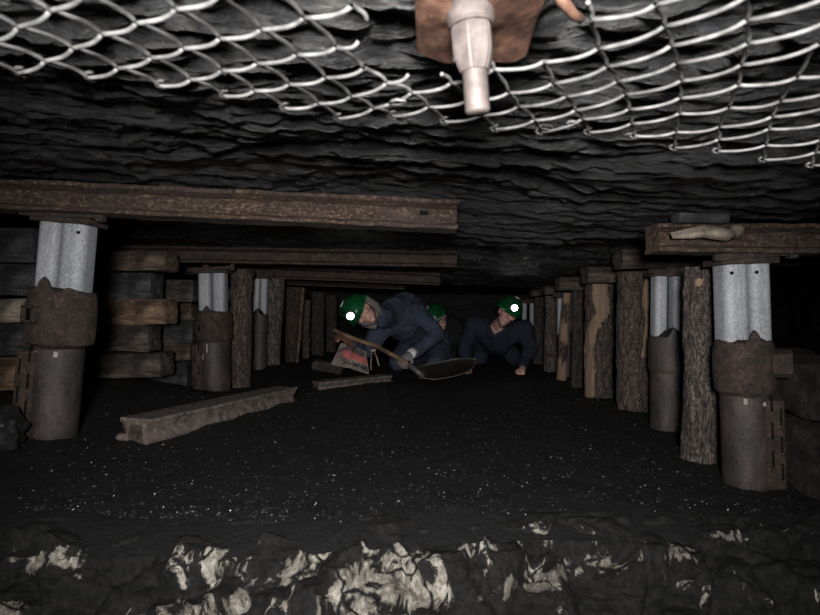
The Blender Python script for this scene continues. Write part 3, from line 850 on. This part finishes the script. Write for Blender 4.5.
bm = N(); hexstack([(.0175, -.033), (.0196, -.037), (.0196, -.062), (.0150, -.075), (.0135, -.078)], 6)
bmesh.ops.bevel(bm, geom=[e for e in bm.edges], offset=.0022, segments=3, affect='EDGES')
bmesh.ops.recalc_face_normals(bm, faces=bm.faces)
autosmooth(link('nut', bm, MT['bolt'], root), 40)
bm = N(); prof = []
for k in range(34):
    z = -.074-.0011*k; prof.append((.0109 + (.0006 if k % 2 else -.0006), z))
prof += [(.0105, -.1125), (.009, -.114)]
hexstack(prof, 28); bmesh.ops.recalc_face_normals(bm, faces=bm.faces)
link('threaded_end', bm, MT['bolt'], root)
# square rusty clip beside the plate (right edge)
bm = N(); tube(bm, [(.058, -.02, .006), (.072, .0, -.006), (.088, .015, -.012), (.098, .02, -.014)], [.007, .006, .005, .004], 8)
link('bent_tab', bm, MT['plate'], root)

# ------------------------------------------------------------------ people
tex = bpy.data.textures.new('folds', 'CLOUDS'); tex.noise_scale = .11; tex.noise_depth = 2
def finish(o, voxel, fold=0, smooth=4):
    m = o.modifiers.new('r', 'REMESH'); m.mode = 'VOXEL'; m.voxel_size = voxel; m.use_smooth_shade = True
    s = o.modifiers.new('s', 'SMOOTH'); s.factor = .5; s.iterations = smooth
    if fold:
        d = o.modifiers.new('d', 'DISPLACE'); d.texture = tex; d.strength = fold; d.mid_level = .5; d.texture_coords = 'GLOBAL'
def basis(U, F):
    U = Vector(U).normalized(); F = Vector(F); F = (F-U*F.dot(U)).normalized(); X = F.cross(U)   # X = figure's right-hand screen axis
    return Matrix((X, F, U)).transposed()
def head(bm, c, B):
    T = lambda *v: c + B @ Vector(v)
    ell(bm, T(0, -.005, .025), (.076, .096, .10), B)
    ell(bm, T(0, .025, -.05), (.058, .066, .065), B)
    ell(bm, T(0, .062, -.092), (.026, .024, .022), B)              # chin
    ell(bm, T(0, .085, .028), (.05, .016, .012), B)                # brow
    for k in range(6): ell(bm, T(0, .092+.0045*k, .018-.0085*k), (.009+.0012*k,)*3, B)
    for s in (-1, 1):
        ell(bm, T(s*.012, .108, -.026), (.010, .010, .009), B)
        ell(bm, T(s*.042, .066, -.018), (.024, .022, .02), B)      # cheek
        ell(bm, T(s*.078, -.005, -.008), (.012, .022, .033), B)    # ear
    ell(bm, T(0, .088, -.055), (.024, .010, .0055), B); ell(bm, T(0, .086, -.066), (.021, .010, .006), B)
def face_bits(c, B, body):
    T = lambda *v: c + B @ Vector(v)
    for s in (-1, 1):
        bm = N(); ell(bm, T(s*.031, .083, .010), (.0135, .010, .0075), B); link('eye', bm, MT['eye'], body)
        bm = N(); ell(bm, T(s*.031, .094, .030), (.02, .006, .005), B); link('eyebrow', bm, MT['hair'], body)
def hand(bm, w, d, nrm, side=1, curl=.9, size=1.0, splay=.0):
    """w wrist, d finger direction, nrm palm-facing direction (fingers curl to it)"""
    d = Vector(d).normalized(); nrm = Vector(nrm); nrm = (nrm-d*nrm.dot(d)).normalized(); x = d.cross(nrm)*side
    M = Matrix((x, d, nrm)).transposed()
    ell(bm, w+d*.05*size, (.040*size, .05*size, .019*size), M)
    limb(bm, [w-d*.02, w+d*.03*size], [.026*size, .028*size])
    for i, L in enumerate((.072, .080, .075, .060)):
        b = w + d*.088*size + x*((i-1.5)*-.0205*size)
        a = 0; p = b; pts = [w+d*.05*size+x*((i-1.5)*-.017*size), b]; rr = [.0095*size, .0098*size]
        for sg in (.45, .32, .23):
            a += curl*(.75 if sg == .45 else 1)
            dd = d*math.cos(a)+nrm*math.sin(a)
            p = p+dd*(L*sg*size); pts.append(p); rr.append(rr[-1]-.0007)
        for k in range(len(pts)-1):
            for q in range(5): ell(bm, pts[k].lerp(pts[k+1], q/4), (rr[k],)*3, u=8, v=6)
    t0 = w+d*.025*size+x*.026*size
    pts = [t0, t0+x*.026*size+d*.022*size+nrm*.012*size, t0+x*.03*size+d*.045*size+nrm*(.02+.012*curl)*size, t0+x*.018*size+d*.062*size+nrm*(.028+.016*curl)*size]
    for k in range(3):
        for q in range(5): ell(bm, pts[k].lerp(pts[k+1], q/4), ((.0125-.001*k)*size,)*3, u=8, v=6)
def helmet(parent, c, B, lamp=True):
    c = c + B @ Vector((0, 0, .042)); B = B.copy()*1.10
    T = lambda *v: B @ Vector(v) + c
    bm = N(); n, m = 40, 14; rings = []
    for j in range(m+1):
        ph = (PI/2)*j/m
        r = []
        for k in range(n):
            a = 2*PI*k/n
            rx, ry, rz = .112, .138, .118
            x = rx*math.cos(ph)*math.cos(a); y = ry*math.cos(ph)*math.sin(a)-.004; z = rz*math.sin(ph)
            if abs(math.cos(a)) < .25 and j > 3: z += .006*(1-abs(math.cos(a))/.25)
            if j == m: x = y = 0
            r.append(T(x, y, z))
        rings.append(r)
    brim = []
    for k in range(n):
        a = 2*PI*k/n; f = max(0, math.sin(a))**2
        e = 1.07+.12*f
        brim.append(T(.112*e*math.cos(a), .138*e*math.sin(a), -.012-.012*f))
    rings = [brim]+rings
    V = [[bm.verts.new(p) for p in r] for r in rings[:-1]]; top = bm.verts.new(rings[-1][0])
    for a, b in zip(V, V[1:]):
        for k in range(n): bm.faces.new((a[k], a[(k+1) % n], b[(k+1) % n], b[k]))
    for k in range(n): bm.faces.new((V[-1][k], V[-1][(k+1) % n], top))
    bmesh.ops.solidify(bm, geom=bm.faces[:], thickness=.004)
    bmesh.ops.recalc_face_normals(bm, faces=bm.faces)
    h = link('helmet', bm, MT['green'], parent)
    bm = N(); box(bm, T(0, .131, .045), (.05, .018, .05), B, .006); link('lamp_bracket', bm, MT['lampbody'], h)
    bm = N(); tube(bm, [T(0, .134, .045), T(0, .152, .043), T(0, .168, .041)], [.026, .034, .034], 24); autosmooth(link('headlamp', bm, MT['lampbody'], h))
    bm = N(); tube(bm, [T(0, .166, .041), T(0, .171, .0405)], [.029, .028], 24); link('headlamp_lens', bm, MT['lens'] if lamp else MT['white_badge'], h)
    bm = N(); box(bm, T(.0, .02, .121), (.035, .06, .006), B, .002); link('helmet_badge', bm, MT['white_badge'], h)
    bm = N(); tube(bm, [T(-.085, .02, -.01), T(-.078, .045, -.09), T(0, .075, -.165), T(.078, .045, -.09), T(.085, .02, -.01)], .005, 8); link('chin_strap', bm, MT['blackcloth'], h)
    bm = N(); tube(bm, [T(.02, .14, .03), T(.05, .10, .10), T(.03, .0, .13), T(.0, -.1, .085), T(.0, -.15, -.02)], .0045, 8); link('lamp_cable', bm, MT['lampbody'], h)
    return h

# --- person with the shovel (left)
Y0 = 4.32
c1 = P(362.5, 312, Y0); B1 = basis((-.86, -.16, .40), (.0, -.93, -.34))
pr = thing('person', 'person in navy workwear and green helmet with lit lamp, crouching and gripping a shovel', 'person', (P(410, 380, 4.75).x, 4.8, FL(0, 4.8)))
off = -Vector(pr.location)
nk = P(388, 315, 4.66); ch = P(402, 320, 4.82); pv = P(424, 336, 5.25)
shL, elL, wrL = P(417, 313, 4.70), P(438, 334, 4.62), P(411, 354, 4.42)
shR, elR, wrR = P(384, 326, 4.68), P(365, 352, 4.66), P(351, 344, 4.46)
def rel(o): o.location = off
bm = N(); head(bm, c1, B1)
limb(bm, [c1+B1 @ Vector((0, -.02, -.08)), nk], [.056, .062])
limb(bm, [nk, ch, pv], [.06, .10, .11]); limb(bm, [shL, elL, wrL], [.05, .042, .028]); limb(bm, [shR, elR, wrR], [.05, .042, .028])
dl = (P(403, 360, 4.36)-wrL); hand(bm, wrL, dl, (-.55, -.25, -.8), 1, .95)
hand(bm, wrR, (-.5, -.25, .45), (.3, .5, -.9), -1, .9)
hipL, knL, ftL = P(440, 342, 5.2), P(436, 364, 4.72), P(452, 372, 5.2)
hipR, knR, ftR = P(412, 342, 5.25), P(398, 366, 4.85), P(420, 372, 5.35)
knL.z = FL(knL.x, knL.y)+.085; knR.z = FL(knR.x, knR.y)+.085; ftL.z = FL(ftL.x, ftL.y)+.08; ftR.z = FL(ftR.x, ftR.y)+.08
limb(bm, [hipL, knL, ftL], [.075, .055, .04]); limb(bm, [hipR, knR, ftR], [.075, .055, .04])
body = link('body', bm, MT['skin'], pr, True, off); finish(body, .006, 0, 3)
face_bits(c1, B1, body)
bm = N(); limb(bm, [nk+Vector((.015, .0, -.01)), ch, pv], [.115, .165, .165]); limb(bm, [ch+Vector((-.02, 0, .0)), P(408, 308, 4.9)], [.15, .13])
limb(bm, [shL, elL, wrL.lerp(elL, .14)], [.092, .068, .05]); limb(bm, [shR, elR, wrR.lerp(elR, .14)], [.085, .068, .05])
limb(bm, [shL, ch], [.1, .14]); limb(bm, [shR, ch], [.095, .14]); limb(bm, [P(391, 310, 4.62), P(404, 306, 4.85)], [.10, .13]); limb(bm, [c1+B1 @ Vector((0, -.07, -.17)), nk], [.085, .115])
jk = link('jacket', bm, MT['navy'], pr, True, off); finish(jk, .012, .05, 3)
bm = N(); limb(bm, [pv, hipL, knL, ftL], [.15, .12, .084, .066]); limb(bm, [pv, hipR, knR, ftR], [.15, .12, .084, .066])
tr = link('trousers', bm, MT['navy'], pr, True, off); finish(tr, .012, .03, 3)
for q, k in ((ftL, knL), (ftR, knR)):
    bm = N(); d = (q-k).normalized(); limb(bm, [q, q+d*.10, q+d*.10+Vector((0, .06, -.03))], [.058, .055, .05]); b_ = link('boot', bm, MT['blackcloth'], pr, True, off); finish(b_, .012)
helmet(pr, c1+off, B1)
bm = N(); hd = c1+off
T = lambda *v: hd + B1 @ Vector(v)
bm = N(); tube(bm, [T(-.06, -.07, .10), T(-.095, -.05, .02), T(-.085, -.03, -.07), T(-.04, -.02, -.14)], [.02, .03, .034, .03], 10); tube(bm, [T(.06, -.07, .10), T(.098, -.05, .02), T(.088, -.02, -.07), T(.05, .02, -.15)], [.02, .03, .034, .03], 10)
tube(bm, [T(0, -.10, .08), T(0, -.12, 0), T(0, -.11, -.10), T(0, -.08, -.17)], [.03, .05, .06, .06], 12)
link('hood', bm, MT['hood'], pr)
bm = N(); hand(bm, wrL, dl, (-.55, -.25, -.8), 1, .95, 1.13); o = link('glove', bm, MT['glove'], pr, True, off); finish(o, .0055, 0, 2)
bm = N(); tube(bm, [wrL.lerp(elL, .10), wrL.lerp(elL, .0), wrL+dl.normalized()*.012], [.043, .042, .038], 16); link('cuff', bm, MT['cuff'], pr, True, off)
bm = N(); hand(bm, wrR, (-.5, -.25, .45), (.3, .5, -.9), -1, .9, 1.15); o = link('glove', bm, MT['leather'], pr, True, off); finish(o, .0055, 0, 2); o['label'] = 'brown leather glove'

# --- shovel
s0, s1 = P(334, 330, 4.44), P(418, 372, 4.32)
root = thing('shovel', 'long-handled coal shovel with brown wooden handle and broad dark blade, held by the crouching person', 'shovel', s1)
bm = N(); mid = P(378, 347, 4.38)
tube(bm, [s0-s1, P(352, 338, 4.42)-s1, mid-s1, P(402, 360, 4.34)-s1, P(414, 369, 4.325)-s1, Vector((0, 0, 0))], [.017, .018, .018, .018, .018, .016], 14)
link('handle', bm, MT['w_orange'], root)
bm = N(); tube(bm, [P(408, 364, 4.33)-s1, P(418, 372, 4.32)-s1, P(424, 377, 4.31)-s1], [.021, .023, .026], 14); link('socket', bm, MT['metal_edge'], root)
bl0, bl1 = P(419, 378, 4.30), P(477, 362, 4.42)
ax = (bl1-bl0); Lb = ax.length; ax.normalize(); wd = Vector((-ax.y, ax.x, 0)).normalized(); wd = (wd+Vector((0, 0, .28))).normalized(); nn = ax.cross(wd)
bm = N(); g = []; nu, nv = 26, 18
for i in range(nu+1):
    u = i/nu; r = []
    w = .155*(1-.9*max(0, (u-.55)/.45)**2.2)*min(1, .62+u*2.2)
    for j in range(nv+1):
        v_ = j/nv*2-1
        p = bl0-s1 + ax*(u*Lb) + wd*(v_*w) + nn*(.045*v_*v_*(1-u*.6) + .02*math.sin(PI*u)*-1)
        r.append(bm.verts.new(p))
    g.append(r)
for a, b in zip(g, g[1:]):
    for j in range(nv): bm.faces.new((a[j], a[j+1], b[j+1], b[j]))
rim = [[v.co.copy() for v in r] for r in g]
bmesh.ops.solidify(bm, geom=bm.faces[:], thickness=.004); bmesh.ops.recalc_face_normals(bm, faces=bm.faces)
bld = link('blade', bm, MT['metal_dark'], root)
bm = N(); tube(bm, [r[-1] for r in rim], .0048, 6); tube(bm, [r[0] for r in rim], .0048, 6); link('blade_edge', bm, MT['metal_edge'], bld)

# --- printed sack
q0 = P(352, 362, 4.36)
root = thing('paper_sack', 'crumpled white and red printed sack lying under the shovel handle', 'sack', q0)
def sackp(u, v_):
    """u left-right, v bottom-top of the printed face"""
    a, b, c_, d = P(331, 364, 4.36), P(369, 374, 4.28), P(341, 343, 4.50), P(366, 351, 4.46)
    p = a.lerp(b, u).lerp(c_.lerp(d, u), v_)
    bul = math.sin(PI*min(1, max(0, u)))*math.sin(PI*min(1, max(0, v_)))
    return p - q0 + Vector((0, -.05*bul, .02*bul)) + Vector((0, -.012*fbm(Vector((u*4, v_*4, 2)), 3), .012*fbm(Vector((u*5, v_*4, 7)), 3)))
bm = N(); g = []; bk = []
for j in range(25):
    g.append([bm.verts.new(sackp(i/30, j/24)) for i in range(31)])
for a, b in zip(g, g[1:]):
    for i in range(30): bm.faces.new((a[i], a[i+1], b[i+1], b[i]))
bmesh.ops.solidify(bm, geom=bm.faces[:], thickness=.07); bmesh.ops.recalc_face_normals(bm, faces=bm.faces)
sk = link('sack_body', bm, MT['sack'], root)
def patch(bm, u0, u1, v0, v1, d=.003, n=10):
    g = [[bm.verts.new(sackp(u0+(u1-u0)*i/n, v0+(v1-v0)*j/4)+Vector((0, -d, d*.5))) for i in range(n+1)] for j in range(5)]
    for a, b in zip(g, g[1:]):
        for i in range(n): bm.faces.new((a[i], a[i+1], b[i+1], b[i]))
bm = N(); patch(bm, .20, 1.0, .36, .66, .004, 16); link('red_print', bm, MT['sack_red'], sk)
def sack_text(txt, u0, u1, v0, v1):
    cu = bpy.data.curves.new('t', 'FONT'); cu.body = txt; cu.size = 1; cu.offset = .02
    o = bpy.data.objects.new('t', cu); me = o.to_mesh(); 
    b2 = N(); b2.from_mesh(me); o.to_mesh_clear(); bpy.data.objects.remove(o); bpy.data.curves.remove(cu)
    X = [v.co.x for v in b2.verts]; Yv = [v.co.y for v in b2.verts]
    for v in b2.verts:
        u = u0+(u1-u0)*(v.co.x-min(X))/(max(X)-min(X)); w = v0+(v1-v0)*(v.co.y-min(Yv))/(max(Yv)-min(Yv))
        v.co = sackp(u, w)+Vector((0, -.007, .0035))
    link('printed_text', b2, MT['ink'], sk, False)
sack_text('ORU', .50, .88, .66, .92)
sack_text('S4HMNM', .30, .98, .08, .30)
# pair of prongs hanging from the handle
root = thing('metal_tongs', 'pair of thin pale metal prongs hanging from the shovel handle right of the sack', 'tongs', P(374, 350, 4.35))
off2 = -Vector(root.location)
bm = N(); tube(bm, [P(372, 350, 4.35)+off2, P(371, 360, 4.33)+off2, P(371, 370, 4.30)+off2], [.006, .006, .004], 8); link('prong', bm, MT['w_pale'], root)
bm = N(); tube(bm, [P(374, 350, 4.35)+off2, P(377, 358, 4.33)+off2, P(379, 366, 4.30)+off2], [.006, .006, .004], 8); link('prong', bm, MT['w_pale'], root)
bm = N(); box(bm, P(373, 350.5, 4.345)+off2, (.05, .03, .028), None, .006); link('hinge', bm, MT['metal_edge'], root)

# --- crawling person on the right
c3 = P(507, 313.5, 5.1); B3 = basis((.46, -.12, .82), (-.10, -.93, -.22))
pr3 = thing('person', 'person in dark navy jacket crawling on hands, right of centre, green helmet lamp lit', 'person', (P(495, 372, 5.5).x, 5.5, FL(.85, 5.5)))
off = -Vector(pr3.location)
nk = P(497, 327, 5.27); ch = P(498, 336, 5.42); pv = P(492, 340, 5.95)
shL, elL, wrL = P(524, 330, 5.36), P(530, 350, 5.30), P(523, 363, 5.16)
shR, elR, wrR = P(474, 326, 5.36), P(464, 346, 5.25), P(466, 366, 5.1)
wrL.z = FL(wrL.x, wrL.y)+.05; wrR.z = FL(wrR.x, wrR.y)+.05
bm = N(); head(bm, c3, B3); limb(bm, [c3+B3 @ Vector((0, -.02, -.08)), nk], [.056, .062])
limb(bm, [nk, ch, pv], [.06, .10, .11]); limb(bm, [shL, elL, wrL], [.05, .042, .028]); limb(bm, [shR, elR, wrR], [.05, .042, .028])
hand(bm, wrL, (-.35, -.8, -.15), (0, -.3, -.9), -1, .75); hand(bm, wrR, (-.2, -.9, -.15), (0, -.3, -.9), 1, .5)
hips = []
for s in (-1, 1):
    h_ = pv+Vector((s*.12, 0, -.02)); k_ = Vector((h_.x+s*.05, 5.62, 0)); k_.z = FL(k_.x, k_.y)+.085; f_ = Vector((h_.x+s*.03, 6.1, 0)); f_.z = FL(f_.x, f_.y)+.08
    hips.append((h_, k_, f_)); limb(bm, [h_, k_, f_], [.075, .055, .04])
body = link('body', bm, MT['skin'], pr3, True, off); finish(body, .006, 0, 3); face_bits(c3, B3, body)
bm = N(); limb(bm, [nk+Vector((0, .03, -.03)), nk.lerp(ch, .4), ch, pv], [.085, .14, .175, .165])
for a, b, c_ in ((shL, elL, wrL), (shR, elR, wrR)):
    limb(bm, [a, b, c_.lerp(b, .15)], [.092, .072, .05]); limb(bm, [a, ch], [.1, .15])
jk = link('jacket', bm, MT['navy_dark'], pr3, True, off); finish(jk, .012, .045, 3)
bm = N()
for h_, k_, f_ in hips: limb(bm, [pv, h_, k_, f_], [.15, .12, .084, .066])
finish(link('trousers', bm, MT['navy_dark'], pr3, True, off), .012, .03, 3)
for h_, k_, f_ in hips:
    bm = N(); limb(bm, [f_, f_+Vector((0, .1, 0)), f_+Vector((0, .13, -.03))], [.058, .055, .05]); finish(link('boot', bm, MT['blackcloth'], pr3, True, off), .012)
helmet(pr3, c3+off, B3)
bm = N(); cc = nk+off
tube(bm, [cc+Vector((-.06, -.07, .02)), cc+Vector((-.03, -.10, -.05)), cc+Vector((.01, -.11, -.02)), cc+Vector((.04, -.09, .0))], [.02, .022, .02, .018], 10); link('shirt_collar', bm, simple('shirt', (.33, .22, .20), .85), pr3)

# --- third person, behind the other two
c2 = P(438, 319, 5.75); B2 = basis((-.55, -.2, .6), (-.25, -.85, -.45))
pr2 = thing('person', 'person in black hooded jacket half hidden between the other two people', 'person', (P(452, 370, 6.0).x, 6.0, FL(.45, 6.0)))
off = -Vector(pr2.location)
nk = P(447, 326, 5.85); ch = P(454, 333, 6.0); pv = P(462, 340, 6.45)
shL, elL, wrL = P(472, 332, 5.95), P(476, 350, 5.9), P(470, 364, 5.75); shR, elR, wrR = P(438, 336, 5.95), P(432, 352, 5.85), P(434, 362, 5.7)
wrL.z = FL(wrL.x, wrL.y)+.05; wrR.z = FL(wrR.x, wrR.y)+.05
bm = N(); head(bm, c2, B2); limb(bm, [c2+B2 @ Vector((0, -.02, -.08)), nk], [.05, .05]); limb(bm, [nk, ch, pv], [.06, .10, .11])
limb(bm, [shL, elL, wrL], [.05, .042, .028]); limb(bm, [shR, elR, wrR], [.05, .042, .028])
hand(bm, wrL, (-.1, -.9, -.15), (0, -.3, -.9), -1, .5); hand(bm, wrR, (-.1, -.9, -.15), (0, -.3, -.9), 1, .5)
hips = []
for s in (-1, 1):
    h_ = pv+Vector((s*.12, 0, -.02)); k_ = Vector((h_.x+s*.05, 6.12, 0)); k_.z = FL(k_.x, k_.y)+.085; f_ = Vector((h_.x+s*.03, 6.6, 0)); f_.z = FL(f_.x, f_.y)+.08
    hips.append((h_, k_, f_)); limb(bm, [h_, k_, f_], [.075, .055, .04])
body = link('body', bm, MT['skin'], pr2, True, off); finish(body, .006, 0, 3); face_bits(c2, B2, body)
bm = N(); limb(bm, [c2+B2 @ Vector((.02, -.05, -.13)), nk+Vector((0, .0, -.01)), nk.lerp(ch, .4), ch, pv], [.08, .11, .14, .175, .165])
for a, b, c_ in ((shL, elL, wrL), (shR, elR, wrR)):
    limb(bm, [a, b, c_.lerp(b, .15)], [.09, .07, .05]); limb(bm, [a, ch], [.1, .15])
finish(link('jacket', bm, MT['blackcloth'], pr2, True, off), .012, .04, 3)
bm = N()
for h_, k_, f_ in hips: limb(bm, [pv, h_, k_, f_], [.15, .12, .084, .066])
finish(link('trousers', bm, MT['blackcloth'], pr2, True, off), .012, .03, 3)
for h_, k_, f_ in hips:
    bm = N(); limb(bm, [f_, f_+Vector((0, .1, 0)), f_+Vector((0, .13, -.03))], [.058, .055, .05]); finish(link('boot', bm, MT['blackcloth'], pr2, True, off), .012)
helmet(pr2, c2+off, B2, False)
hd = c2+off; T = lambda *v: hd + B2 @ Vector(v)
bm = N(); tube(bm, [T(.05, -.09, .10), T(.10, -.06, .02), T(.09, -.03, -.07), T(.05, .0, -.14)], [.03, .036, .04, .036], 10); tube(bm, [T(0, -.10, .08), T(0, -.12, 0), T(0, -.11, -.10), T(0, -.08, -.17)], [.03, .05, .06, .06], 12)
link('hood', bm, MT['blackcloth'], pr2)

# ------------------------------------------------------------------ light: photographer's flash behind the camera, plus an added spot for the far gallery
def lamp(name, kind, loc, energy, size, colr=(1, 1, 1), target=None, spot=None, blend=.5):
    L = bpy.data.lights.new(name, kind); L.energy = energy; L.color = colr
    if kind in ('POINT', 'SPOT'): L.shadow_soft_size = size
    if kind == 'SPOT': L.spot_size = spot; L.spot_blend = blend
    o = bpy.data.objects.new(name, L); col.objects.link(o); o.location = loc
    if target is not None: o.rotation_euler = (Vector(target)-Vector(loc)).to_track_quat('-Z', 'Y').to_euler()
    return o
lamp('flash_light', 'SPOT', (-.02, -.42, ZO+.13), 105, .12, (1, .975, .95), (0, 3, ZO-.05), math.radians(118), 1.0)
lamp('added_far_spot', 'SPOT', (-.04, -.46, ZO+.14), 430, .12, (1, .975, .95), (.05, 3, ZO-.10), math.radians(84), 1.0)  # added second spot, only there to brighten the far gallery
w = bpy.data.worlds.new('world'); sc.world = w; w.use_nodes = True
w.node_tree.nodes['Background'].inputs[0].default_value = (.5, .55, .65, 1); w.node_tree.nodes['Background'].inputs[1].default_value = .02

cam = bpy.data.cameras.new('camera'); cam.lens = 24; cam.sensor_width = 36; cam.clip_start = .02
cam.dof.use_dof = True; cam.dof.focus_distance = 2.6; cam.dof.aperture_fstop = 9
co = bpy.data.objects.new('camera', cam); col.objects.link(co); co.location = (0, 0, ZO); co.rotation_euler = (PI/2, 0, 0)
sc.camera = co
sc.view_settings.view_transform = 'Standard'; sc.view_settings.look = 'None'; sc.view_settings.gamma = 1; sc.view_settings.exposure = 0
sc.view_settings.use_curve_mapping = False
